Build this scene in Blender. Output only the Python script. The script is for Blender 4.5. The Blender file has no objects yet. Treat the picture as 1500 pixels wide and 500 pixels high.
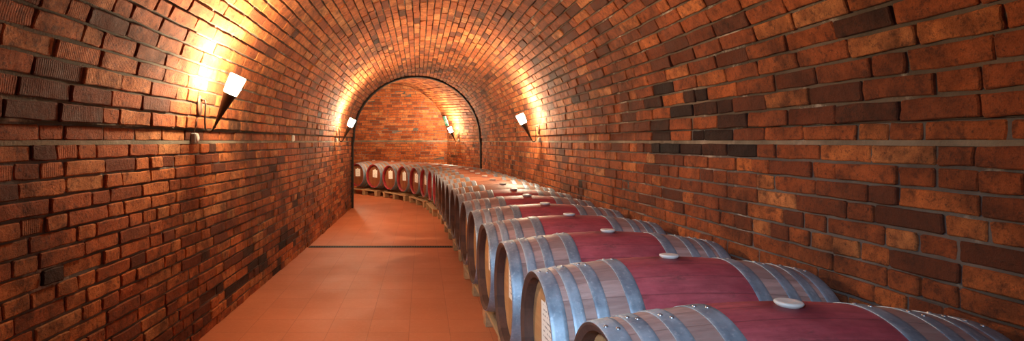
import bpy, math, random
from mathutils import Vector, Matrix

C = bpy.context.scene.collection
SC = bpy.context.scene
R = random.Random(7)
H = 1.34            # height of the springing ledge above the floor (and of the camera)
CL, CR, CV = H / 18, 0.0800, 0.084   # brick course heights: left wall, right wall, vault

# ------------------------------------------------------------------ helpers
class MB:
    """collects one mesh: vertices, faces, material slots, per-face tint, uv"""
    def __init__(s):
        s.v, s.f, s.m, s.t, s.uv, s.sm = [], [], [], [], [], []
    def vert(s, p):
        s.v.append((p[0], p[1], p[2])); return len(s.v) - 1
    def face(s, idx, mat=0, tint=(0.5, 0, 0), uv=None, smooth=False):
        s.f.append(tuple(idx)); s.m.append(mat); s.t.append(tint); s.sm.append(smooth)
        s.uv.append(uv if uv else [(0.0, 0.0)] * len(idx))
    def quad(s, a, b, c, d, **k):
        s.face([s.vert(a), s.vert(b), s.vert(c), s.vert(d)], **k)
    def box(s, c, h, rot=None, bev=0.0, **k):
        """box with centre c, half sizes h, all twelve edges chamfered by bev"""
        c = Vector(c); h = Vector(h); b = bev
        def P(x, y, z):
            p = Vector((x, y, z))
            if rot is not None: p = rot @ p
            return s.vert(c + p)
        ids = {}
        for sx in (-1, 1):
            for sy in (-1, 1):
                for sz in (-1, 1):
                    ids[sx, sy, sz, 0] = P(sx * h.x, sy * (h.y - b), sz * (h.z - b))
                    ids[sx, sy, sz, 1] = P(sx * (h.x - b), sy * h.y, sz * (h.z - b))
                    ids[sx, sy, sz, 2] = P(sx * (h.x - b), sy * (h.y - b), sz * h.z)
        def add(l):
            pts = [Vector(s.v[i]) for i in l]
            n = (pts[1] - pts[0]).cross(pts[2] - pts[0])
            if n.dot(sum(pts, Vector()) / len(pts) - c) < 0: l = l[::-1]
            s.face(l, **k)
        loop = ((-1, -1), (1, -1), (1, 1), (-1, 1))
        for g in (-1, 1):
            add([ids[g, a, d, 0] for a, d in loop])
            add([ids[a, g, d, 1] for a, d in loop])
            add([ids[a, d, g, 2] for a, d in loop])
        if b > 0:
            for a in (-1, 1):
                for d in (-1, 1):
                    add([ids[a, d, -1, 0], ids[a, d, 1, 0], ids[a, d, 1, 1], ids[a, d, -1, 1]])
                    add([ids[a, -1, d, 0], ids[a, 1, d, 0], ids[a, 1, d, 2], ids[a, -1, d, 2]])
                    add([ids[-1, a, d, 1], ids[1, a, d, 1], ids[1, a, d, 2], ids[-1, a, d, 2]])
                    for e in (-1, 1):
                        add([ids[a, d, e, 0], ids[a, d, e, 1], ids[a, d, e, 2]])
    def lathe(s, prof, n=48, axis='X', tint=None, mat=0, smooth=True, close=False, cap0=False, cap1=False, squash=(1, 1)):
        """prof: (position along the axis, radius); angle 0 is up"""
        rings = []
        for (x, r) in prof:
            ring = []
            for k in range(n):
                a = 2 * math.pi * k / n
                q, w = r * math.sin(a) * squash[0], r * math.cos(a) * squash[1]
                ring.append(s.vert((x, q, w) if axis == 'X' else (q, w, x)))
            rings.append(ring)
        m = len(rings)
        for i in range(m if close else m - 1):
            A, B = rings[i], rings[(i + 1) % m]
            x0, x1 = prof[i][0], prof[(i + 1) % m][0]
            for k in range(n):
                j = (k + 1) % n
                u = ((x0, k / n), (x1, k / n), (x1, (k + 1) / n), (x0, (k + 1) / n))
                f = (A[k], B[k], B[j], A[j])
                s.face(f if axis == 'X' else f[::-1], mat=mat, tint=tint(k) if tint else (0.5, 0, 0), uv=list(u), smooth=smooth)
        if cap0: s.face(rings[0] if axis == 'X' else rings[0][::-1], mat=mat, uv=[(0, k / n) for k in range(n)])
        if cap1: s.face(rings[-1][::-1] if axis == 'X' else rings[-1], mat=mat, uv=[(0, k / n) for k in range(n)])
    def tube(s, pts, rad, n=10, **k):
        pts = [Vector(p) for p in pts]; rings = []
        rs = rad if isinstance(rad, (list, tuple)) else [rad] * len(pts)
        for i, p in enumerate(pts):
            d = (pts[min(i + 1, len(pts) - 1)] - pts[max(i - 1, 0)]).normalized()
            a = d.cross(Vector((0, 1, 0)));  a = a.normalized() if a.length > 1e-4 else Vector((1, 0, 0))
            b = d.cross(a)
            rings.append([s.vert(p + rs[i] * (a * math.cos(2 * math.pi * q / n) + b * math.sin(2 * math.pi * q / n))) for q in range(n)])
        for A, B in zip(rings, rings[1:]):
            for q in range(n): s.face((A[q], A[(q + 1) % n], B[(q + 1) % n], B[q]), smooth=True, **k)
        s.face(rings[0][::-1], **k); s.face(rings[-1], **k)
    def build(s, name, mats, parent=None):
        me = bpy.data.meshes.new(name)
        me.from_pydata(s.v, [], s.f)
        for m in (mats if isinstance(mats, (list, tuple)) else [mats]): me.materials.append(m)
        me.polygons.foreach_set('material_index', s.m)
        me.polygons.foreach_set('use_smooth', s.sm)
        at = me.attributes.new('tint', 'FLOAT_COLOR', 'FACE')
        at.data.foreach_set('color', [c for t in s.t for c in (*t, 1.0)])
        uvl = me.uv_layers.new(name='UVMap')
        uvl.data.foreach_set('uv', [c for u in s.uv for p in u for c in p])
        me.update()
        o = bpy.data.objects.new(name, me); C.objects.link(o)
        if parent is not None: o.parent = parent
        return o

def tag(o, label=None, cat=None, group=None, kind=None):
    if label: o['label'] = label
    if cat: o['category'] = cat
    if group: o['group'] = group
    if kind: o['kind'] = kind
    return o
def empty(name, loc=(0, 0, 0), rz=0.0):
    o = bpy.data.objects.new(name, None); C.objects.link(o)
    o.empty_display_size = 0.1
    o.location = loc; o.rotation_euler = (0, 0, rz); return o
def copy_tree(o, parent=None):
    c = o.copy(); C.objects.link(c); c.parent = parent
    for ch in list(o.children): copy_tree(ch, c)
    return c
def lerp(a, b, t): return a + (b - a) * t
def curve(pts):
    def f(y):
        if y <= pts[0][0]: return pts[0][1]
        for (a, p), (b, q) in zip(pts, pts[1:]):
            if y <= b: return lerp(p, q, (y - a) / (b - a))
        return pts[-1][1]
    return f

# ------------------------------------------------------------------ materials
class N:
    def __init__(s, name):
        s.mat = bpy.data.materials.new(name); s.mat.use_nodes = True
        s.t = s.mat.node_tree; s.b = s.t.nodes['Principled BSDF']
    def new(s, typ, **k):
        n = s.t.nodes.new(typ)
        for a, v in k.items():
            if a == 'inp':
                for i, q in v.items():
                    if isinstance(q, bpy.types.NodeSocket): s.t.links.new(q, n.inputs[i])
                    else: n.inputs[i].default_value = q
            else: setattr(n, a, v)
        return n
    def link(s, a, b): s.t.links.new(a, b)
    def noise(s, vec, scale, detail=4, rough=0.55, dist=0.0):
        return s.new('ShaderNodeTexNoise', inp={'Vector': vec, 'Scale': scale, 'Detail': detail, 'Roughness': rough, 'Distortion': dist}).outputs['Fac']
    def ramp(s, fac, stops, interp='LINEAR'):
        n = s.new('ShaderNodeValToRGB', inp={0: fac}); e = n.color_ramp.elements; n.color_ramp.interpolation = interp
        while len(e) < len(stops): e.new(0.5)
        for q, (p, c) in zip(e, stops):
            q.position = p; q.color = (*c, 1) if isinstance(c, tuple) else (c, c, c, 1)
        return n.outputs['Color']
    def mix(s, fac, a, b, mode='MIX'):
        n = s.new('ShaderNodeMix', data_type='RGBA', blend_type=mode)
        for i, q in ((0, fac), (6, a), (7, b)):
            if isinstance(q, bpy.types.NodeSocket): s.link(q, n.inputs[i])
            else: n.inputs[i].default_value = (*q, 1) if isinstance(q, tuple) else q
        return n.outputs[2]
    def math(s, op, a, b=0.0, c=0.0):
        n = s.new('ShaderNodeMath', operation=op)
        for i, q in enumerate((a, b, c)):
            if isinstance(q, bpy.types.NodeSocket): s.link(q, n.inputs[i])
            else: n.inputs[i].default_value = q
        return n.outputs[0]
    def pos(s): return s.new('ShaderNodeNewGeometry').outputs['Position']
    def obj(s): return s.new('ShaderNodeTexCoord').outputs['Object']
    def tint(s):
        a = s.new('ShaderNodeAttribute', attribute_name='tint')
        return s.new('ShaderNodeSeparateColor', inp={0: a.outputs['Color']}).outputs
    def uv(s): return s.new('ShaderNodeSeparateXYZ', inp={0: s.new('ShaderNodeUVMap').outputs[0]}).outputs
    def vscale(s, vec, sc):
        return s.new('ShaderNodeMapping', inp={'Vector': vec, 'Scale': sc}).outputs[0]
    def bump(s, h, strength=0.3, dist=0.01):
        s.link(s.new('ShaderNodeBump', inp={'Height': h, 'Strength': strength, 'Distance': dist}).outputs[0], s.b.inputs['Normal'])
    def out(s, color, rough=0.8, metal=0.0, spec=0.4):
        for i, q in (('Base Color', color), ('Roughness', rough), ('Metallic', metal), ('Specular IOR Level', spec)):
            if isinstance(q, bpy.types.NodeSocket): s.link(q, s.b.inputs[i])
            else: s.b.inputs[i].default_value = (*q, 1) if isinstance(q, tuple) else q
        return s.mat

def brick_material(name, soot=0.5, bright=1.0):
    n = N(name); p = n.pos(); t = n.tint(); uv = n.uv()
    base = n.ramp(t[0], [(0.0, (0.085, 0.028, 0.016)), (0.10, (0.18, 0.045, 0.018)), (0.30, (0.38, 0.092, 0.026)),
                         (0.55, (0.51, 0.128, 0.032)), (0.80, (0.62, 0.195, 0.055)), (1.0, (0.64, 0.27, 0.10))])
    fine = n.noise(p, 60, 6, 0.75)
    grit = n.noise(p, 190, 3, 0.7)
    patch = n.noise(p, 24, 5, 0.7, 0.3)
    mid = n.noise(p, 11, 4, 0.6)
    big = n.noise(p, 1.15, 5, 0.62, 0.4)
    col = n.mix(n.ramp(mid, [(0.36, 0.0), (0.72, 0.65)]), base, (0.19, 0.050, 0.022))
    col = n.mix(n.ramp(fine, [(0.54, 0.0), (0.68, 0.85)]), col, (0.055, 0.025, 0.018))
    col = n.mix(n.ramp(fine, [(0.22, 0.45), (0.36, 0.0)]), col, (0.62, 0.30, 0.16))
    col = n.mix(n.ramp(patch, [(0.52, 0.0), (0.66, 0.7)]), col, (0.085, 0.030, 0.018))
    col = n.mix(n.ramp(grit, [(0.50, 0.0), (0.72, 0.55)]), col, (0.07, 0.026, 0.016))
    grime = n.ramp(n.math('MULTIPLY_ADD', mid, 0.25, n.math('MULTIPLY', big, 0.85)), [(0.48, 0.0), (0.70, soot)])
    col = n.mix(grime, col, (0.040, 0.018, 0.012))
    col = n.mix(t[1], col, (0.012, 0.010, 0.010))            # bricks burnt or stained black
    # lime bloom that crept out over the brick edges
    bloom = n.ramp(n.noise(p, 4.0, 6, 0.7), [(0.68, 0.0), (0.82, 0.35)])
    col = n.mix(bloom, col, (0.50, 0.36, 0.26))
    if bright != 1.0: col = n.mix(1.0, col, (bright, bright, bright), 'MULTIPLY')
    comb = n.math('MULTIPLY', n.math('SINE', n.math('MULTIPLY', uv[0], 2 * math.pi / 0.0125)), t[2])
    h = n.math('ADD', n.math('MULTIPLY', comb, 0.16), n.math('ADD', n.math('ADD', fine, n.math('MULTIPLY', grit, 0.35)), n.math('MULTIPLY', mid, 1.6)))
    n.bump(h, 0.9, 0.008)
    return n.out(col, n.ramp(mid, [(0.3, 0.78), (0.7, 0.95)]), 0, 0.16)

def mortar_material(name, col, white):
    n = N(name); p = n.pos()
    c = n.mix(n.ramp(n.noise(p, 2.2, 5, 0.6), [(0.35, 0.0), (0.65, 0.85)]), col, tuple(q * 0.28 for q in col))
    c = n.mix(n.ramp(n.noise(p, 3.1, 6, 0.72), [(0.56, 0.0), (0.70, white)]), c, (0.62, 0.50, 0.40))
    n.bump(n.noise(p, 90, 4), 0.8, 0.004)
    return n.out(c, 0.95, 0, 0.2)

M = {}
M['brick'] = brick_material('old_brick', 0.72)
M['brick_far'] = brick_material('orange_brick', 0.2)
M['mortar'] = mortar_material('grey_mortar', (0.165, 0.135, 0.12), 0.55)
M['mortar_vault'] = mortar_material('lime_mortar', (0.17, 0.12, 0.085), 0.9)
M['ledge'] = mortar_material('ledge_mortar', (0.27, 0.21, 0.15), 0.3)

def floor_material():
    n = N('terracotta_tiles'); p = n.pos()
    v = n.new('ShaderNodeMapping', inp={'Vector': p, 'Location': (0.09, 0.05, 0)}).outputs[0]
    bt = n.new('ShaderNodeTexBrick', offset=0.0, inp={'Vector': v, 'Color1': (0.45, 0.135, 0.052, 1), 'Color2': (0.50, 0.155, 0.062, 1),
               'Mortar': (0.30, 0.088, 0.036, 1), 'Scale': 1.0, 'Mortar Size': 0.0028, 'Mortar Smooth': 0.6, 'Bias': 0.0, 'Brick Width': 0.285, 'Row Height': 0.285})
    blot = n.noise(p, 1.7, 5, 0.6)
    c = n.mix(n.ramp(blot, [(0.35, 0.0), (0.7, 0.45)]), bt.outputs['Color'], (0.36, 0.115, 0.05))
    c = n.mix(n.ramp(n.noise(p, 38, 4, 0.6), [(0.5, 0.0), (0.8, 0.30)]), c, (0.58, 0.24, 0.12))
    edge = n.ramp(n.noise(n.vscale(p, (4.5, 0.9, 1)), 1.0, 5, 0.65), [(0.66, 0.0), (0.74, 0.55)])
    c = n.mix(edge, c, (0.24, 0.075, 0.035))
    n.bump(n.math('MULTIPLY_ADD', bt.outputs['Fac'], -1.2, n.math('MULTIPLY', n.noise(p, 25, 3), 0.35)), 0.2, 0.004)
    return n.out(c, n.ramp(blot, [(0.3, 0.52), (0.7, 0.68)]), 0, 0.3)
M['floor'] = floor_material()

def wood_material(name, cols, stain=None, rough=0.6, axis=0):
    """cols: dark and light wood; stain: colour of the wine-soaked belly between the bilge hoops"""
    n = N(name); o = n.obj(); t = n.tint(); uv = n.uv()
    st = {0: (1.6, 26, 26), 1: (26, 1.6, 26), 2: (26, 26, 1.6)}[axis]
    grain = n.noise(n.vscale(o, st), 1.6, 6, 0.65, 0.6)
    info = n.new('ShaderNodeObjectInfo')
    c = n.mix(n.ramp(grain, [(0.3, 0.0), (0.7, 1.0)]), cols[0], cols[1])
    c = n.mix(n.math('MULTIPLY', t[0], 0.5), c, tuple(q * 0.45 for q in cols[0]))
    if stain:
        blot = n.noise(n.vscale(o, (3.0, 5, 5)), 1.3, 5, 0.6)
        ax = n.math('ABSOLUTE', uv[0])
        mask = n.ramp(n.math('MULTIPLY_ADD', blot, 0.05, ax), [(0.255, 1.0), (0.285, 0.0)])
        s2 = n.mix(n.ramp(blot, [(0.3, 0.0), (0.72, 1.0)]), stain[0], stain[1])
        s2 = n.mix(n.ramp(n.noise(n.vscale(o, (9, 22, 22)), 1.0, 6, 0.75), [(0.45, 0.0), (0.7, 0.6)]), s2, tuple(q * 0.45 for q in stain[0]))
        s2 = n.mix(n.ramp(grain, [(0.4, 0.0), (0.75, 0.6)]), s2, tuple(q * 0.5 for q in stain[0]))
        s2 = n.mix(n.math('MULTIPLY', t[0], 0.16), s2, tuple(q * 0.4 for q in stain[0]))
        c = n.mix(n.math('MULTIPLY', mask, 0.93), c, s2)
        # wine run down from the bung, and old knocks
        sx = n.new('ShaderNodeSeparateXYZ', inp={0: o}).outputs
        d = n.math('SQRT', n.math('ADD', n.math('POWER', n.math('ABSOLUTE', sx[0]), 2.0), n.math('POWER', n.math('ABSOLUTE', sx[1]), 2.0)))
        run = n.ramp(n.math('MULTIPLY_ADD', blot, 0.06, d), [(0.08, 0.75), (0.15, 0.0)])
        c = n.mix(run, c, (0.10, 0.012, 0.022))
    c = n.mix(n.ramp(n.noise(n.vscale(o, (6, 14, 14)), 1.0, 5, 0.7), [(0.62, 0.0), (0.75, 0.7)]), c, tuple(q * 0.22 for q in cols[0]))
    seam = n.math('ABSOLUTE', n.math('SUBTRACT', n.math('FRACT', n.math('MULTIPLY', uv[1], 24.0)), 0.5))
    sm = n.ramp(seam, [(0.455, 0.0), (0.49, 1.0)])
    if stain: c = n.mix(n.math('MULTIPLY', sm, 0.35), c, (0.05, 0.02, 0.02))
    n.bump(n.math('SUBTRACT', n.math('MULTIPLY', grain, 0.6), n.math('MULTIPLY', sm, 0.5) if stain else 0.0), 0.35, 0.003)
    return n.out(c, rough, 0, 0.4)
M['barrel'] = wood_material('wine_stained_oak', ((0.33, 0.20, 0.18), (0.56, 0.38, 0.345)), ((0.38, 0.040, 0.066), (0.58, 0.125, 0.15)), 0.5)
M['barrel_brown'] = wood_material('weathered_oak', ((0.34, 0.18, 0.105), (0.56, 0.34, 0.21)), ((0.42, 0.145, 0.085), (0.58, 0.27, 0.165)), 0.5)
M['head'] = wood_material('pale_oak_head', ((0.46, 0.235, 0.095), (0.60, 0.34, 0.15)), None, 0.6, 1)
M['head_dark'] = wood_material('red_brown_head', ((0.21, 0.066, 0.025), (0.32, 0.108, 0.042)), None, 0.5, 1)
M['pallet'] = wood_material('pallet_pine', ((0.38, 0.22, 0.105), (0.55, 0.35, 0.18)), None, 0.75, 1)
M['rim'] = wood_material('dark_stave_ends', ((0.075, 0.035, 0.025), (0.13, 0.06, 0.04)), None, 0.7, 2)
M['rim_red'] = wood_material('red_painted_rim', ((0.30, 0.022, 0.028), (0.40, 0.04, 0.045)), None, 0.45, 2)

def steel():
    n = N('galvanised_steel'); o = n.obj()
    a = n.noise(o, 9, 5, 0.65); b = n.noise(o, 60, 4, 0.6)
    c = n.mix(n.ramp(a, [(0.35, 0.0), (0.68, 1.0)]), (0.22, 0.29, 0.37), (0.42, 0.52, 0.62))
    c = n.mix(n.ramp(b, [(0.55, 0.0), (0.75, 0.6)]), c, (0.62, 0.69, 0.76))
    c = n.mix(n.ramp(n.noise(o, 5.5, 6, 0.7), [(0.63, 0.0), (0.76, 0.75)]), c, (0.11, 0.06, 0.038))
    n.bump(a, 0.15, 0.003)
    return n.out(c, n.ramp(a, [(0.3, 0.46), (0.7, 0.66)]), 0.55, 0.5)
M['steel'] = steel()
def plain(name, col, rough=0.5, metal=0.0, var=0.25, scale=20):
    n = N(name); o = n.obj()
    c = n.mix(n.ramp(n.noise(o, scale, 5, 0.6), [(0.35, 0.0), (0.7, 1.0)]), col, tuple(q * (1 - var) for q in col))
    n.bump(n.noise(o, scale * 4, 3), 0.1, 0.002)
    return n.out(c, rough, metal, 0.4)
M['rivet'] = plain('rivet_steel', (0.55, 0.58, 0.62), 0.35, 0.9)
M['bung'] = plain('white_silicone', (0.72, 0.69, 0.66), 0.45, 0, 0.12)
M['iron'] = plain('wrought_iron', (0.060, 0.040, 0.028), 0.5, 0.5, 0.4, 40)
M['rust'] = plain('rusted_iron', (0.19, 0.085, 0.045), 0.65, 0.3, 0.5, 30)
M['drain'] = plain('black_cast_iron', (0.018, 0.014, 0.013), 0.6, 0.4, 0.3)
M['joint'] = plain('black_joint', (0.018, 0.010, 0.007), 1.0, 0.0, 0.5, 12)
M['grey_plastic'] = plain('grey_plastic', (0.34, 0.31, 0.28), 0.5)
M['white_plastic'] = plain('white_plastic', (0.78, 0.72, 0.62), 0.45, 0, 0.1)
M['green'] = plain('sign_green', (0.015, 0.27, 0.19), 0.4, 0, 0.15)
M['sign_white'] = plain('sign_white', (0.40, 0.58, 0.48), 0.4, 0, 0.1)
def paper():
    n = N('printed_paper'); uv = n.uv()
    vec = n.new('ShaderNodeCombineXYZ', inp={0: uv[0], 1: uv[1]}).outputs[0]
    line = n.math('FRACT', n.math('MULTIPLY', uv[1], 9.0))
    on = n.math('MULTIPLY', n.math('GREATER_THAN', line, 0.35), n.math('LESS_THAN', line, 0.68))
    word = n.math('GREATER_THAN', n.noise(n.vscale(vec, (26, 9, 1)), 1.0, 2), 0.50)
    inside = n.math('MULTIPLY', n.math('LESS_THAN', n.math('ABSOLUTE', n.math('SUBTRACT', uv[0], 0.5)), 0.36),
                    n.math('LESS_THAN', n.math('ABSOLUTE', n.math('SUBTRACT', uv[1], 0.47)), 0.36))
    ink = n.math('MULTIPLY', n.math('MULTIPLY', on, word), inside)
    c = n.mix(n.math('MULTIPLY', ink, 0.75), (0.88, 0.84, 0.76), (0.13, 0.09, 0.08))
    return n.out(c, 0.7, 0, 0.3)
M['paper'] = paper()
def glow(name, col, strength):
    n = N(name); n.out((0.9, 0.88, 0.8), 0.4)
    n.b.inputs['Emission Color'].default_value = (*col, 1); n.b.inputs['Emission Strength'].default_value = strength
    return n.mat
LAMP, UPLIGHT = 440.0, 2400.0
M['lamp'] = glow('lit_frosted_glass', (1.0, 0.83, 0.55), LAMP)
M['lamp_top'] = glow('lamp_opening', (1.0, 0.83, 0.55), UPLIGHT)

# ------------------------------------------------------------------ shape of the cellar
XL = curve([(-1.6, -1.60), (1.0, -1.59), (2.2, -1.565), (3.87, -1.497), (7.1, -1.440), (11.3, -1.410)])
XR = curve([(-1.6, 1.84), (1.7, 1.82), (3.3, 1.75), (6.25, 1.655), (14.0, 1.48)])
SKEW = 2.7 / 2.89
def yend(x): return 11.3 + (x + 1.41) * SKEW       # the skewed arch where the tunnel turns
Y0 = -1.5
LIP = 0.022                                          # the vault oversails the walls by this much
SPR = H + CL

def vault_pt(y, ph):
    """ph 0 at the left springing, pi at the right one"""
    a, b = XL(y) + LIP, XR(y) - LIP
    r = (b - a) / 2; c = (a + b) / 2
    return Vector((c - r * math.cos(ph), y, SPR + (r - 0.055) * math.sin(ph)))

def brick(mb, S, u0, u1, v0, v1, d, tint, fine, jit=0.0022, depth=-0.022, tilt=0.0):
    P00, N00 = S(u0, v0); P10, N10 = S(u1, v0); P11, N11 = S(u1, v1); P01, N01 = S(u0, v1)
    L = (P10 - P00).length + 1e-6; Wd = (P01 - P00).length + 1e-6
    if fine:
        e = 0.006
        al, aw = e / L, e / Wd
        o = [(al, 0)]
        k = 3 if L > 0.17 else 2
        o += [(i / k, 0) for i in range(1, k)] + [(1 - al, 0), (1, aw), (1, 0.5), (1, 1 - aw), (1 - al, 1)]
        o += [(1 - i / k, 1) for i in range(1, k)] + [(al, 1), (0, 1 - aw), (0, 0.5), (0, aw)]
    else:
        o = [(0, 0), (1, 0), (1, 1), (0, 1)]
    inn, mid, out, uvs = [], [], [], []
    ins = 0.0045 if fine else 0.004
    dt = [R.uniform(-tilt, tilt) for _ in range(4)]
    for (a, b) in o:
        ja, jb = R.uniform(-jit, jit) / L, R.uniform(-jit, jit) / Wd
        a1, b1 = a + ja, b + jb
        ai = a1 + (ins / L) * (1 if a < 0.3 else -1 if a > 0.7 else 0)
        bi = b1 + (ins / Wd) * (1 if b < 0.3 else -1 if b > 0.7 else 0)
        def Q(a, b, dd):
            p = P00 * ((1 - a) * (1 - b)) + P10 * (a * (1 - b)) + P11 * (a * b) + P01 * ((1 - a) * b)
            n = (N00 * ((1 - a) * (1 - b)) + N10 * (a * (1 - b)) + N11 * (a * b) + N01 * ((1 - a) * b))
            return p + n * dd
        tl = dt[0] * (1 - a) * (1 - b) + dt[1] * a * (1 - b) + dt[2] * a * b + dt[3] * (1 - a) * b
        inn.append(mb.vert(Q(ai, bi, d + tl)))
        mid.append(mb.vert(Q(a1, b1, d + tl - 0.0042)))
        out.append(mb.vert(Q(a1, b1, depth)))
        uvs.append((u0 + a * L, v0 + b * Wd))
    m = len(o)
    mb.face(inn, 0, tint, uvs)
    for i in range(m):
        j = (i + 1) % m
        uu = [uvs[i], uvs[j], uvs[j], uvs[i]]
        mb.face((mid[i], mid[j], inn[j], inn[i]), 0, tint, uu)
        mb.face((out[i], out[j], mid[j], mid[i]), 0, tint, uu)

def brick_tint(dark=0.07, comb=0.0, black=0.02, lo=0.0):
    t = R.betavariate(2.6, 1.9)
    if R.random() < dark: t = R.uniform(0.0, 0.12)
    t = max(lo, t)
    return (t, R.uniform(0.55, 0.9) if R.random() < black else 0.0, R.uniform(0.5, 1.0) if R.random() < comb else 0.0)

def lay_course(mb, S, ulen0, ulen1, v0, v1, mode, near, tintf, gap=0.010, scale=1.0, base=0.0, jit=0.003):
    """one course of bricks from u=ulen0 to u=ulen1 (metres along the course)"""
    u = ulen0 - R.uniform(0.0, 0.28)
    while u < ulen1 - 0.02:
        if mode == 'stretch': L = 0.292 if R.random() < 0.86 else 0.145
        else: L = 0.285 if R.random() < 0.5 else 0.142
        L *= scale * R.uniform(0.94, 1.06)
        a, b = max(u, ulen0), min(u + L - gap, ulen1)
        if b - a > 0.025:
            d = base + R.gauss(0.0, 0.0028)
            brick(mb, S, a, b, v0, v1, d, tintf(a, (v0 + v1) / 2), near(a), jit, tilt=0.003)
        u += L

def mortar_strip(mb, S, a, b, v0, v1, depth, mat=1, step=0.35, faces_vert=False):
    n = max(1, int((b - a) / step)); prev = None
    for i in range(n + 1):
        u = lerp(a, b, i / n)
        p, nn = S(u, v0); q, nq = S(u, v1)
        cur = (mb.vert(p + nn * depth), mb.vert(q + nq * depth))
        if prev: mb.face((prev[0], cur[0], cur[1], prev[1]), mat)
        prev = cur

# ---- side walls of the tunnel
def side_wall(name, X, nx, course, ymax, stains, comb):
    mb = MB()
    def S(u, v): return Vector((X(u), u, v)), Vector((nx, 0, 0))
    z = H - 0.016; row = 0
    def tf(u, v):
        t = brick_tint(0.07, comb, 0.012)
        if nx < 0 and u < 5.0 and R.random() < 0.6: t = (t[0] * 0.45, t[1], t[2])  # near right wall: dim light put into the brick colour, besides sooty bricks
        for (y0, y1, z0, z1, pr) in stains:
            if y0 < u < y1 and z0 < v < z1 and R.random() < pr: t = (t[0], R.uniform(0.75, 0.97), 0.0)
        return t
    while z > 0.0:
        z0 = max(0.0, z - course + 0.011)
        if z - z0 > 0.015:
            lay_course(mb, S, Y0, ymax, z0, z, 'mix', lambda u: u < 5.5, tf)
        mortar_strip(mb, S, Y0, ymax, max(0.0, z - course), z, -0.009 - R.uniform(0, 0.004))
        z -= course; row += 1
    # plinth band of mortar and the recessed course under the springing
    mortar_strip(mb, S, Y0, ymax, H - 0.017, H + 0.004, -0.001, 2)
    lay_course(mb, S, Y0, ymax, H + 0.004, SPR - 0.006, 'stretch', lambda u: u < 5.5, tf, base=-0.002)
    mortar_strip(mb, S, Y0, ymax, H, SPR + 0.01, -0.010, 1)
    return tag(mb.build(name, [M['brick'], M['mortar'], M['ledge']]), kind='structure')
side_wall('wall_left', XL, 1, CL, 11.3, [(5.0, 6.4, 0.0, 0.42, 0.25), (4.0, 5.0, 0.1, 0.5, 0.2)], 0.15)
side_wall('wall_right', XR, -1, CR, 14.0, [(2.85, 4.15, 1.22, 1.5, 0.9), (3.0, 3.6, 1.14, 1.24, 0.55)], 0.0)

# ---- the barrel vault
def vault():
    mb = MB(); n = 57
    for i in range(n):
        p0, p1 = math.pi * i / n, math.pi * (i + 1) / n
        ye = yend(vault_pt(11.5, (p0 + p1) / 2).x)
        rr = 1.55
        g = 0.0105 / rr
        def S(u, v):
            ph = v
            p = vault_pt(u, ph)
            return p, Vector((math.cos(ph), 0, -math.sin(ph)))
        left = i < n * 0.5
        def tf(u, v):
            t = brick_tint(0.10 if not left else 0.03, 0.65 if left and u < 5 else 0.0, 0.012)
            if not left and u < 5.5 and R.random() < 0.55: t = (t[0] * 0.45, t[1], t[2])  # right vault by the camera: shade painted into brick tones, some bricks sooty
            if v > math.pi * 0.93 and 2.95 < u < 4.0 and R.random() < 0.5: t = (t[0], 0.85, 0)
            return t
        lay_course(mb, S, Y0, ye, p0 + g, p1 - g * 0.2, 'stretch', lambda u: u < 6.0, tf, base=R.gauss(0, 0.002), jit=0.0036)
        mortar_strip(mb, S, Y0, ye, p0, p1, -0.014)
    # underside of the oversailing lip
    for sgn, X, ye in ((1, XL, 11.3), (-1, XR, 14.0)):
        prev = None
        for k in range(50):
            y = lerp(Y0, ye, k / 49)
            cur = (mb.vert((X(y) - sgn * 0.03, y, SPR + 0.0035)), mb.vert((X(y) + sgn * (LIP - 0.004), y, SPR + 0.0035)))
            if prev: mb.face((prev[0], prev[1], cur[1], cur[0]), 1)
            prev = cur
    return tag(mb.build('ceiling', [M['brick'], M['mortar_vault']]), kind='structure')
vault()

# ---- the chamber beyond the turn
YE = 16.0
LC, LR = -0.89, 1.61
def arch_A(ph):
    # point on the skewed arch for angle ph
    y = 12.6
    for _ in range(6):
        p = vault_pt(y, ph); y = yend(p.x)
    return vault_pt(y, ph)
def arch_B(ph):
    c = math.cos(ph)
    w = LR if c < 0 else 2.2
    return Vector((LC - w * c, YE, SPR + (LR - 0.06) * math.sin(ph)))
def chamber_wall(name, A, B, mat):
    mb = MB(); A = Vector(A); B = Vector(B); L = (B - A).length; d = (B - A) / L
    nrm = Vector((d.y, -d.x, 0));  nrm = nrm if nrm.dot(Vector((-0.4, 14, 0)) - A) > 0 else -nrm
    def S(u, v): return A + d * u + Vector((0, 0, v)), nrm
    tf = lambda u, v: brick_tint(0.05, 0, 0.008, 0.18)
    z = H - 0.012
    while z > 0:
        z0 = max(0.0, z - CL + 0.011)
        if z - z0 > 0.015: lay_course(mb, S, 0, L, z0, z, 'mix', lambda u: False, tf)
        mortar_strip(mb, S, 0, L, max(0, z - CL), z, -0.009)
        z -= CL
    mortar_strip(mb, S, 0, L, H - 0.013, H + 0.004, 0.0, 2)
    lay_course(mb, S, 0, L, H + 0.004, SPR - 0.005, 'stretch', lambda u: False, tf, base=-0.002)
    mortar_strip(mb, S, 0, L, H, SPR + 0.01, -0.010, 1)
    return tag(mb.build(name, [M[mat], M['mortar'], M['ledge']]), kind='structure')
chamber_wall('wall_chamber_right', (XR(14.0), 14.0, 0), (LC + LR, YE, 0), 'brick')
chamber_wall('wall_chamber_left', (XL(11.3), 11.3, 0), (LC - 2.2, YE, 0), 'brick')

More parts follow.
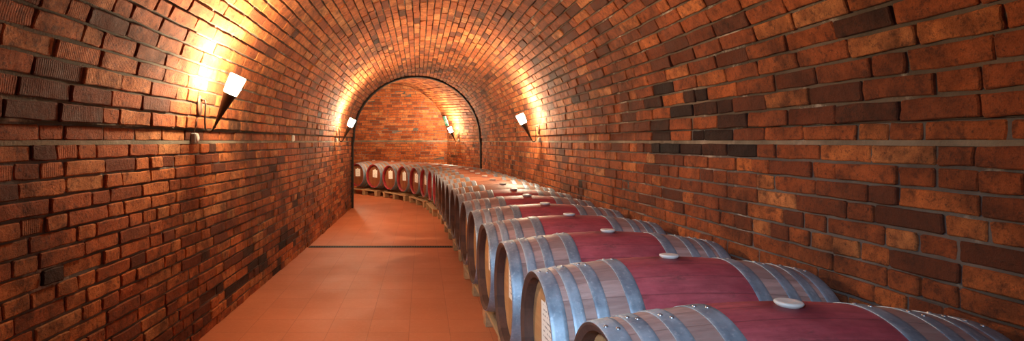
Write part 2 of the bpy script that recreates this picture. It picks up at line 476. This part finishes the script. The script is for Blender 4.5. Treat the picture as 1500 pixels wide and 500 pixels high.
def end_wall():
    mb = MB()
    xa, xb = LC - 2.25, LC + LR + 0.03
    def S(u, v): return Vector((u, YE, v)), Vector((0, -1, 0))
    tf = lambda u, v: brick_tint(0.06, 0, 0.004, 0.15)
    z = SPR + LR; 
    rows = int((SPR + LR) / CL) + 1
    for k in range(rows):
        v0 = k * CL + 0.006; v1 = (k + 1) * CL - 0.004
        a, b = xa, xb
        if v0 > SPR:
            s = min(1.0, (v0 - SPR) / (LR - 0.06)); c = math.sqrt(max(0.0, 1 - s * s))
            a, b = LC - 2.2 * c - 0.04, LC + LR * c + 0.04
        if b - a < 0.1: continue
        lay_course(mb, S, a, b, v0, v1, 'mix', lambda u: False, tf)
        mortar_strip(mb, S, a, b, k * CL, (k + 1) * CL, -0.008)
    mortar_strip(mb, S, xa, xb, H - 0.030, H + 0.028, 0.012, 2)
    mortar_strip(mb, S, xa, xb, H + 0.028, H + 0.0281, 0.006, 1)
    return tag(mb.build('wall_end', [M['brick_far'], M['mortar'], M['ledge']]), kind='structure')
end_wall()

def chamber_vault():
    mb = MB(); n = 57
    for i in range(n):
        p0, p1 = math.pi * i / n, math.pi * (i + 1) / n
        g = 0.007
        A0, A1, B0, B1 = arch_A(p0 + g), arch_A(p1), arch_B(p0 + g), arch_B(p1)
        L = (B0 - A0).length
        def S(u, v):
            t = u / L
            p = (A0 if v < 0.5 else A1).lerp(B0 if v < 0.5 else B1, t)
            ph = p0 if v < 0.5 else p1
            return p, Vector((math.cos(ph), 0.0, -math.sin(ph)))
        tf = lambda u, v: brick_tint(0.06, 0, 0.008, 0.1)
        lay_course(mb, S, 0, L, 0.0, 1.0, 'stretch', lambda u: False, tf, base=R.gauss(0, 0.003))
        Am, Bm = arch_A(p0), arch_B(p0)
        def S2(u, v):
            p = (Am if v < 0.5 else A1).lerp(Bm if v < 0.5 else B1, u / L)
            ph = p0 if v < 0.5 else p1
            return p, Vector((math.cos(ph), 0.0, -math.sin(ph)))
        mortar_strip(mb, S2, 0, L, 0.0, 1.0, -0.014)
    return tag(mb.build('ceiling_chamber', [M['brick'], M['mortar_vault']]), kind='structure')
chamber_vault()

# ---- black joint that runs up one jamb, over the arch and down the other
def arch_joint():
    mb = MB(); path = []
    for k in range(9): path.append((Vector((XL(11.3), 11.3, lerp(0.0, SPR, k / 9))), Vector((1, 0, 0))))
    for k in range(65):
        ph = math.pi * k / 64; p = arch_A(ph); path.append((p, Vector((math.cos(ph), 0, -math.sin(ph)))))
    for k in range(9): path.append((Vector((XR(14.0), 14.0, lerp(SPR, 0.0, (k + 1) / 9))), Vector((-1, 0, 0))))
    prev = None
    for p, n in path:
        y = Vector((0, 1, 0))
        cur = [mb.vert(p - n * 0.05 - y * 0.07), mb.vert(p + n * 0.034 - y * 0.07), mb.vert(p + n * 0.034 + y * 0.07), mb.vert(p - n * 0.05 + y * 0.07)]
        if prev:
            for a in range(4): mb.face((prev[a], prev[(a + 1) % 4], cur[(a + 1) % 4], cur[a]))
        prev = cur
    return tag(mb.build('trim_1', M['joint']), kind='structure')
arch_joint()

# ---- floor
mb = MB()
xs = [-3.4, 2.2]
mb.box((-0.6, 7.3, -0.05), (2.9, 8.95, 0.05), bev=0.002)
tag(mb.build('floor', M['floor']), kind='structure')

# ---- drain across the floor
def drain():
    mb = MB(); y = 7.12; x0, x1 = XL(y) + 0.01, 1.52
    mb.box(((x0 + x1) / 2, y - 0.043, 0.002), ((x1 - x0) / 2, 0.007, 0.003))
    mb.box(((x0 + x1) / 2, y + 0.043, 0.002), ((x1 - x0) / 2, 0.007, 0.003))
    r = empty('floor_drain', ((x0 + x1) / 2, y, 0))
    def shift(m): m.v = [(a - (x0 + x1) / 2, b - y, c) for a, b, c in m.v]; return m
    shift(mb).build('frame', M['drain'], r)
    g = MB(); k = x0 + 0.02
    while k < x1 - 0.02:
        g.box((k, y, 0.0015), (0.008, 0.038, 0.002)); k += 0.032
    shift(g).build('grating', M['drain'], r)
    t = MB(); t.box(((x0 + x1) / 2, y, 0.0004), ((x1 - x0) / 2, 0.037, 0.0003))
    shift(t).build('trough', M['joint'], r)
    tag(r, 'narrow black iron drain grating running straight across the tiled floor', 'drain')
drain()

# ------------------------------------------------------------------ barrels
BL, RB, RH = 0.60, 0.345, 0.285
def rad(x): return RH + (RB - RH) * (1 - (abs(x) / BL) ** 1.9)
NS = 24
def body_mesh():
    mb = MB(); q = random.Random(3)
    tints = [q.random() for _ in range(NS)]
    xs = [-BL + 2 * BL * k / 28 for k in range(29)]
    outer = [(x, rad(x)) for x in xs]
    ti = lambda k: (tints[(k * NS) // 96], 0, 0)
    mb.lathe(outer, 96, tint=ti)
    for s in (-1, 1):                                   # croze: bevelled chime and the inside of the staves
        prof = [(s * BL, RH), (s * (BL - 0.001), RH - 0.008), (s * (BL - 0.012), RH - 0.026), (s * (BL - 0.068), RH - 0.026)]
        if s < 0: prof = prof[::-1]
        mb.lathe(prof, 96, tint=ti, mat=1, smooth=False)
    return mb
def head_mesh(s):
    mb = MB(); x = s * (BL - 0.056); r = RH - 0.0255
    # six boards side by side, each slightly proud or shy of the next
    nb = 7; q = random.Random(5)
    for b in range(nb):
        y0, y1 = -r + 2 * r * b / nb + 0.0008, -r + 2 * r * (b + 1) / nb - 0.0008
        pts = []
        for k in range(9):
            y = lerp(y0, y1, k / 8); pts.append((y, math.sqrt(max(0, r * r - y * y))))
        for k in range(8, -1, -1):
            y = lerp(y0, y1, k / 8); pts.append((y, -math.sqrt(max(0, r * r - y * y))))
        dx = s * q.uniform(-0.0012, 0.0012); t = (q.random(), 0, 0)
        f = [mb.vert((x + dx, y, z)) for y, z in pts]; bk = [mb.vert((x - s * 0.02, y, z)) for y, z in pts]
        mb.face(f if s < 0 else f[::-1], 0, t)
        for k in range(len(pts)):
            j = (k + 1) % len(pts)
            mb.face((f[k], bk[k], bk[j], f[j]), 0, t)
    return mb
HOOPS = [(-0.599, -0.536), (-0.512, -0.464), (-0.420, -0.370), (-0.292, -0.232)]
def hoop_mesh(a, b):
    mb = MB(); th = 0.0032; k = 4
    xs = [lerp(a, b, i / k) for i in range(k + 1)]
    prof = [(x, rad(x) - 0.0015) for x in xs[::-1]] + [(a, rad(a) + th * 0.7)] + [(x, rad(x) + th) for x in [a + 0.001] + xs[1:-1] + [b - 0.001]] + [(b, rad(b) + th * 0.7)]
    mb.lathe(prof, 96, close=True)
    return mb
def rivet_mesh(x, ang):
    mb = MB(); r0 = rad(x) + 0.0025
    mb.lathe([(0.0, 0.0075), (0.002, 0.0072), (0.004, 0.0055), (0.0052, 0.003), (0.0055, 0.0005)], 12, axis='Z', cap1=True)
    rot = Matrix.Rotation(-ang, 3, 'X')
    mb.v = [tuple(rot @ Vector((p[0] + x, p[1], p[2] + r0))) for p in mb.v]
    return mb
def bung_mesh():
    mb = MB(); r0 = RB - 0.004
    mb.lathe([(0, 0.030), (0.005, 0.036), (0.010, 0.0405), (0.0135, 0.041), (0.0165, 0.0395), (0.018, 0.034), (0.0175, 0.026), (0.0165, 0.001)], 32, axis='Z')
    mb.v = [(p[0], p[1], p[2] + r0) for p in mb.v]
    return mb
def label_mesh():
    """sheet with a little tab at the top, stuck on the head"""
    mb = MB(); x = -(BL - 0.056) - 0.0022; w, h, z0 = 0.092, 0.092, 0.055
    out = [(-w, -h), (w, -h), (w, h), (w * 0.30, h), (w * 0.22, h * 1.25), (-w * 0.22, h * 1.25), (-w * 0.30, h), (-w, h)]
    uv = [((a / w + 1) / 2, (b / h + 1) / 2.25) for a, b in out]
    f = [mb.vert((x, -a, z0 + b)) for a, b in out]; g = [mb.vert((x + 0.0008, -a, z0 + b)) for a, b in out]
    mb.face(f[::-1], uv=uv[::-1]); 
    for k in range(len(out)):
        j = (k + 1) % len(out); mb.face((f[k], f[j], g[j], g[k]))
    return mb

def make_barrel(wood, rim, head, rivets):
    root = empty('wine_barrel')
    body_mesh().build('staves', [M[wood], M[rim]], root)
    head_mesh(-1).build('head', M[head], root)
    head_mesh(1).build('head', M[head], root)
    for sgn in (1, -1):
        for i, (a, b) in enumerate(HOOPS):
            if sgn < 0: a, b = -b, -a
            h = hoop_mesh(a, b).build('hoop', M['steel'], root)
            if rivets:
                m = (a + b) / 2; w = (b - a) * 0.22
                base = math.radians((-5, 3, -2, 6)[i])
                rivet_mesh(m - w, base + 0.03).build('rivet', M['rivet'], h)
                rivet_mesh(m + w, base - 0.06).build('rivet', M['rivet'], h)
    bung_mesh().build('bung', M['bung'], root)
    label_mesh().build('paper_label', M['paper'], root)
    return root

ZB = 0.136 + RB + 0.0035
centers = []
DX = [-0.015, -0.04, -0.05, -0.055, -0.045, -0.03, -0.015] + [0.0] * 6
for k in range(13):
    centers.append((1.155 - 0.028 * k + DX[k], 1.75 + 0.705 * k, 2.2 + 0.1 * k))
psis = [8, 14, 21, 28, 35, 42, 46]
for a in psis:
    x, y, b = centers[-1]; m = math.radians((a + b) / 2)
    centers.append((x - 0.728 * math.sin(m), y + 0.728 * math.cos(m), a))

LAB = [
 'nearest wine barrel, cut off by the bottom edge, wine-red belly with a white bung',
 'second wine barrel from the camera, purple-red belly, four blue-grey hoops and tan head',
 'third wine barrel from the camera, wine-red belly behind the two nearest barrels',
 'fourth wine barrel from the camera, dull purple belly with a white bung on top',
 'fifth wine barrel from the camera, in the straight row along the brick wall',
 'sixth wine barrel from the camera, in the straight row along the brick wall',
 'seventh wine barrel from the camera, second one before the black floor drain',
 'eighth wine barrel from the camera, brown oak, last one before the black floor drain',
 'ninth wine barrel from the camera, brown oak, first one past the floor drain',
 'tenth wine barrel from the camera, brown oak, second one past the floor drain',
 'eleventh wine barrel from the camera, brown oak, third one past the floor drain',
 'twelfth wine barrel from the camera, brown oak, last but one before the row bends',
 'thirteenth wine barrel from the camera, red-rimmed, where the row begins to bend',
 'red-rimmed barrel with a sliver of white label, seventh from the far left jamb',
 'red-rimmed barrel with narrow white label, sixth from the far left jamb',
 'red-rimmed barrel with white label, fifth from the far left jamb',
 'red-rimmed barrel with white label, fourth from the far left jamb',
 'red-rimmed barrel facing the aisle, third from the far left jamb, white label',
 'red-rimmed barrel facing the aisle, second from the far left jamb, white label',
 'red-rimmed barrel half hidden by the far left jamb, end of the row',
]
protos = {}
for i, (x, y, a) in enumerate(centers):
    key = 'near' if i < 7 else 'mid' if i < 12 else 'far'
    if key not in protos:
        o = protos[key] = make_barrel(*{'near': ('barrel', 'rim', 'head', True), 'mid': ('barrel_brown', 'rim', 'head', True),
                                        'far': ('barrel_brown', 'rim_red', 'head_dark', False)}[key])
    else: o = copy_tree(protos[key])
    o.location = (x, y, ZB)
    o.rotation_euler = (math.radians(R.uniform(-3.5, 3.5)), 0, math.radians(a + R.uniform(-0.8, 0.8)))
    tag(o, LAB[i], 'barrel', 'wine barrels lying in one long row')

# ------------------------------------------------------------------ pallets, two barrels to each
def make_pallet(W, F, B):
    r = empty('wooden_pallet')
    q = random.Random(2)
    for k in range(6):
        x = lerp(F + 0.05, B - 0.05, k / 5); m = MB()
        m.box((x, q.uniform(-0.006, 0.006), 0.122), (0.05, W, 0.0105), bev=0.003, tint=(q.random() * 0.5, 0, 0))
        m.build('deck_board', M['pallet'], r)
    for yy in (-W + 0.07, -0.01, W - 0.08):
        m = MB(); m.box(((F + B) / 2, yy, 0.101), ((B - F) / 2, 0.048, 0.0105), bev=0.003, tint=(0.3, 0, 0)); m.build('bearer', M['pallet'], r)
        for xx in (F + 0.06, (F + B) / 2, B - 0.06):
            m = MB(); m.box((xx, yy, 0.045), (0.058, 0.046, 0.0455), bev=0.004, tint=(q.random() * 0.6, 0, 0)); m.build('block', M['pallet'], r)
    return r
PL = ['wooden pallet under the nearest two barrels', 'wooden pallet with a pale block end showing under the third and fourth barrels',
      'wooden pallet under the fifth and sixth barrels', 'wooden pallet under the seventh and eighth barrels by the floor drain',
      'wooden pallet under the ninth and tenth barrels', 'wooden pallet under the eleventh and twelfth barrels',
      'wooden pallet where the row of barrels begins to bend', 'pine pallet in the middle of the bend, under two labelled barrels',
      'pine pallet under the fourth and third red-rimmed barrels from the far jamb', 'pine pallet at the end of the row, under the last two red-rimmed barrels']
pal = None
for k in range(10):
    (x0, y0, a0), (x1, y1, a1) = centers[2 * k], centers[2 * k + 1]
    pal = (make_pallet(0.68, -0.555, 0.545) if k == 0 else make_pallet(0.56, -0.65, 0.545)) if k in (0, 6) else copy_tree(pal)
    pal.location = ((x0 + x1) / 2, (y0 + y1) / 2, 0.001)
    pal.rotation_euler = (0, 0, math.radians((a0 + a1) / 2))
    tag(pal, PL[k], 'pallet', 'wooden pallets under the barrels')

# ------------------------------------------------------------------ torch lamps
def make_torch():
    """local x points out of the wall, z up; origin at the middle of the wall plate"""
    r = empty('wall_torch')
    m = MB()
    m.lathe([(0.0, 0.072), (0.006, 0.072), (0.010, 0.064), (0.014, 0.030), (0.015, 0.001)], 28, squash=(0.50, 1.0), cap0=True)
    m.build('wall_plate', M['rust'], r)
    m = MB()
    pts = [(0.010, 0, 0.030), (0.024, 0, 0.042), (0.038, 0, 0.036), (0.043, 0, 0.010), (0.040, 0, -0.05), (0.038, 0, -0.10)]
    for k in range(1, 9):
        a = math.pi + math.pi * k / 8
        pts.append((0.068 + 0.030 * math.cos(a), 0, -0.135 + 0.038 * math.sin(a)))
    m.tube(pts, 0.0062, 8); m.build('hook', M['iron'], r)
    m = MB()
    m.lathe([(0, 0.001), (0.004, 0.010), (0.010, 0.012), (0.016, 0.010), (0.020, 0.001)], 14, axis='Z')
    m.v = [(a + 0.021, b, c + 0.030) for a, b, c in m.v]; m.build('knob', M['rust'], r)
    ax = Vector((0.138, 0, 0.293)).normalized(); org = Vector((0.096, 0, -0.152))
    rot = Vector((0, 0, 1)).rotation_difference(ax).to_matrix()
    def place(mm): mm.v = [tuple(org + rot @ Vector(p)) for p in mm.v]; return mm
    m = MB()
    m.lathe([(0, 0.002), (0.004, 0.009), (0.014, 0.010), (0.022, 0.007), (0.05, 0.0105), (0.15, 0.025), (0.235, 0.040), (0.252, 0.043), (0.256, 0.043), (0.256, 0.039), (0.20, 0.030)], 26, axis='Z')
    place(m).build('cone', M['iron'], r)
    m = MB()
    m.lathe([(0.248, 0.037), (0.262, 0.045), (0.30, 0.049), (0.35, 0.052), (0.378, 0.053), (0.384, 0.051)], 22, axis='Z', cap0=True)
    m.lathe([(0.384, 0.051), (0.385, 0.001)], 22, axis='Z', mat=1)
    # the shade is cut off level at the top
    place(m)
    m.build('glass_shade', [M['lamp'], M['lamp_top']], r)
    return r
# x, y, height of plate, rotation (direction local x points), label
TORCH = [
 (XL(3.72) + 0.030, 3.72, H + 0.235, 0.0, 'iron torch lamp on the brick wall opposite the barrels, largest, beside the bright streak'),
 (XL(9.25) + 0.030, 9.25, H + 0.165, 0.0, 'iron torch lamp close to the far jamb of the arch, opposite the barrels'),
 (XR(7.66) - 0.032, 7.66, H + 0.165, math.pi, 'iron torch lamp on the wall above the row of barrels, near side of the arch'),
 (-1.41 - 0.3575 * 1.6 + 0.03, 12.9, H + 0.165, 0.343, 'added iron torch lamp on the left chamber wall, unseen, brightens the far barrel heads'),  # added lamp, out of view, to brighten the far heads and labels
 (1.015 - 0.03, 15.22 - 0.012, H + 0.165, math.pi + 0.36, 'small iron torch lamp inside the chamber past the arch, below the green sign'),
]
tor = None
for (x, y, z, rz, lab) in TORCH:
    tor = make_torch() if tor is None else copy_tree(tor)
    tor.location = (x, y, z); tor.rotation_euler = (0, 0, rz)
    tag(tor, lab, 'lamp', 'torch lamps on the cellar walls')

# junction boxes under the torches, on the recessed course
def make_box():
    r = empty('junction_box')
    m = MB(); m.box((0.018, 0, 0), (0.018, 0.026, 0.034), bev=0.006); m.build('housing', M['grey_plastic'], r)
    m = MB(); m.lathe([(0.036, 0.024), (0.040, 0.024), (0.043, 0.020), (0.0435, 0.001)], 20, squash=(0.9, 1.15), cap0=True); m.build('cover', M['white_plastic'], r)
    m = MB(); m.tube([(0.012, 0, 0.030), (0.014, 0, 0.05), (0.030, 0.0, 0.085), (0.036, 0, 0.13)], 0.005, 8); m.build('cable', M['rust'], r)
    return r
BOX = [(XL(3.68), 3.68, 0.0, 'small grey junction box below the largest torch lamp, white cover'),
       (XL(9.2), 9.2, 0.0, 'small junction box below the torch lamp by the far jamb'),
       (XR(7.66), 7.66, math.pi, 'small junction box below the torch lamp above the barrels'),
       (1.015, 15.22, math.pi + 0.36, 'small junction box below the torch lamp in the far chamber')]
jb = None
for (x, y, rz, lab) in BOX:
    jb = make_box() if jb is None else copy_tree(jb)
    jb.location = (x, y, H + 0.02); jb.rotation_euler = (0, 0, rz)
    tag(jb, lab, 'junction box', 'junction boxes under the torch lamps')
m = MB(); m.box((0.012, 0, 0), (0.012, 0.022, 0.036), bev=0.005); m.box((0.0245, 0, 0), (0.0015, 0.015, 0.026), bev=0.001)
o = m.build('cover_plate', M['white_plastic']); o.location = (XL(6.3), 6.3, H + 0.032)
tag(o, 'small white plastic cover plate on the ledge between the two opposite-wall torches', 'cover plate')

# green exit sign on the vault of the far chamber
def exit_sign():
    # follow the vault where it meets the sight line through the photograph
    best = None
    for i in range(200):
        ph = math.pi * (0.70 + 0.30 * i / 199)
        A, B = arch_A(ph), arch_B(ph)
        for k in range(40):
            p = A.lerp(B, 0.45 + 0.55 * k / 39)
            e = abs(p.x / p.y - 36.5 / 824) + abs((p.z - H) / p.y - 30 / 824)
            if best is None or e < best[0]: best = (e, p, ph, (B - A).normalized())
    _, p, ph, dirn = best
    n = Vector((math.cos(ph), 0, -math.sin(ph))); n = (n - dirn * n.dot(dirn)).normalized()
    up = dirn.cross(n).normalized(); up = up if up.z > 0 else -up
    r = empty('exit_sign', p + n * 0.012)
    rot = Matrix((n, dirn, up)).transposed()
    r.rotation_euler = rot.to_euler()
    m = MB(); m.box((0.012, 0, 0), (0.014, 0.10, 0.145), bev=0.005); m.build('housing', M['sign_white'], r)
    m = MB(); m.box((0.0275, 0, 0.070), (0.0015, 0.092, 0.066), bev=0.001); m.build('panel', M['green'], r)
    m = MB(); m.box((0.0275, 0, -0.105), (0.0015, 0.092, 0.032), bev=0.001); m.build('panel', M['green'], r)
    m = MB(); x = 0.0300
    def bar(a, b, w):
        a, b = Vector((x, *a)), Vector((x, *b)); d = (b - a).normalized(); s = Vector((0, -d.z, d.y)) * w
        m.box((a + b) / 2, (0.0008, (b - a).length / 2 + w * 0.3, w), rot=Matrix((Vector((1, 0, 0)), d, Vector((1, 0, 0)).cross(d))).transposed())
    bar((0.0, 0.062), (0.012, 0.090), 0.011); bar((0.0, 0.062), (-0.022, 0.035), 0.007); bar((-0.022, 0.035), (-0.045, 0.035), 0.006)
    bar((0.0, 0.062), (0.022, 0.045), 0.007); bar((0.022, 0.045), (0.020, 0.018), 0.006); bar((0.012, 0.090), (0.038, 0.080), 0.005)
    bar((0.012, 0.090), (-0.020, 0.084), 0.005)
    m.lathe([(x - 0.0008, 0.012), (x + 0.0008, 0.012), (x + 0.0009, 0.001)], 14)
    for q in range(len(m.v) - 42, len(m.v)): m.v[q] = (m.v[q][0], m.v[q][1] + 0.02, m.v[q][2] + 0.115)
    m.build('running_figure', M['sign_white'], r)
    m = MB()
    bar((0, -0.010), (0, -0.060), 0.007); bar((-0.022, -0.040), (0, -0.063), 0.007); bar((0.022, -0.040), (0, -0.063), 0.007)
    m.build('arrow', M['green'], r)
    tag(r, 'green and white exit sign on the vault above the small torch lamp past the arch', 'exit sign')
exit_sign()

# ------------------------------------------------------------------ daylight from the open entrance behind the camera
w = bpy.data.worlds.new('daylight'); SC.world = w; w.use_nodes = True
bg = w.node_tree.nodes['Background']
bg.inputs[0].default_value = (0.62, 0.78, 1.0, 1); bg.inputs[1].default_value = 0.10
# added cool fill light, unseen behind the camera on the left, brightens the first barrels
la = bpy.data.lights.new('barrel_fill_light', 'AREA'); la.shape = 'DISK'; la.size = 0.45
la.energy = 9; la.color = (0.60, 0.79, 1.0); la.spread = math.radians(52)
lo = bpy.data.objects.new('barrel_fill_light', la); C.objects.link(lo)
lo.location = (-0.95, -0.6, 2.15)
lo.rotation_euler = (Vector((0.70, 2.5, 0.50)) - Vector(lo.location)).to_track_quat('-Z', 'Y').to_euler()

# ------------------------------------------------------------------ camera
cam = bpy.data.cameras.new('camera'); co = bpy.data.objects.new('camera', cam); C.objects.link(co)
co.location = (0, 0, H); co.rotation_euler = (math.pi / 2, 0, 0)
cam.sensor_fit = 'HORIZONTAL'; cam.sensor_width = 36; cam.lens = 824 / 1500 * 36
cam.shift_x = 132 / 1500; cam.shift_y = -43 / 1500
cam.clip_start = 0.05; cam.clip_end = 100
SC.camera = co

SC.view_settings.view_transform = 'Standard'
SC.view_settings.look = 'None'
SC.view_settings.gamma = 1.0
SC.view_settings.use_curve_mapping = False
SC.view_settings.exposure = 0.42
try:
    SC.cycles.use_denoising = True
    SC.cycles.max_bounces = 10; SC.cycles.diffuse_bounces = 6
    SC.cycles.sample_clamp_indirect = 8.0
except Exception:
    pass
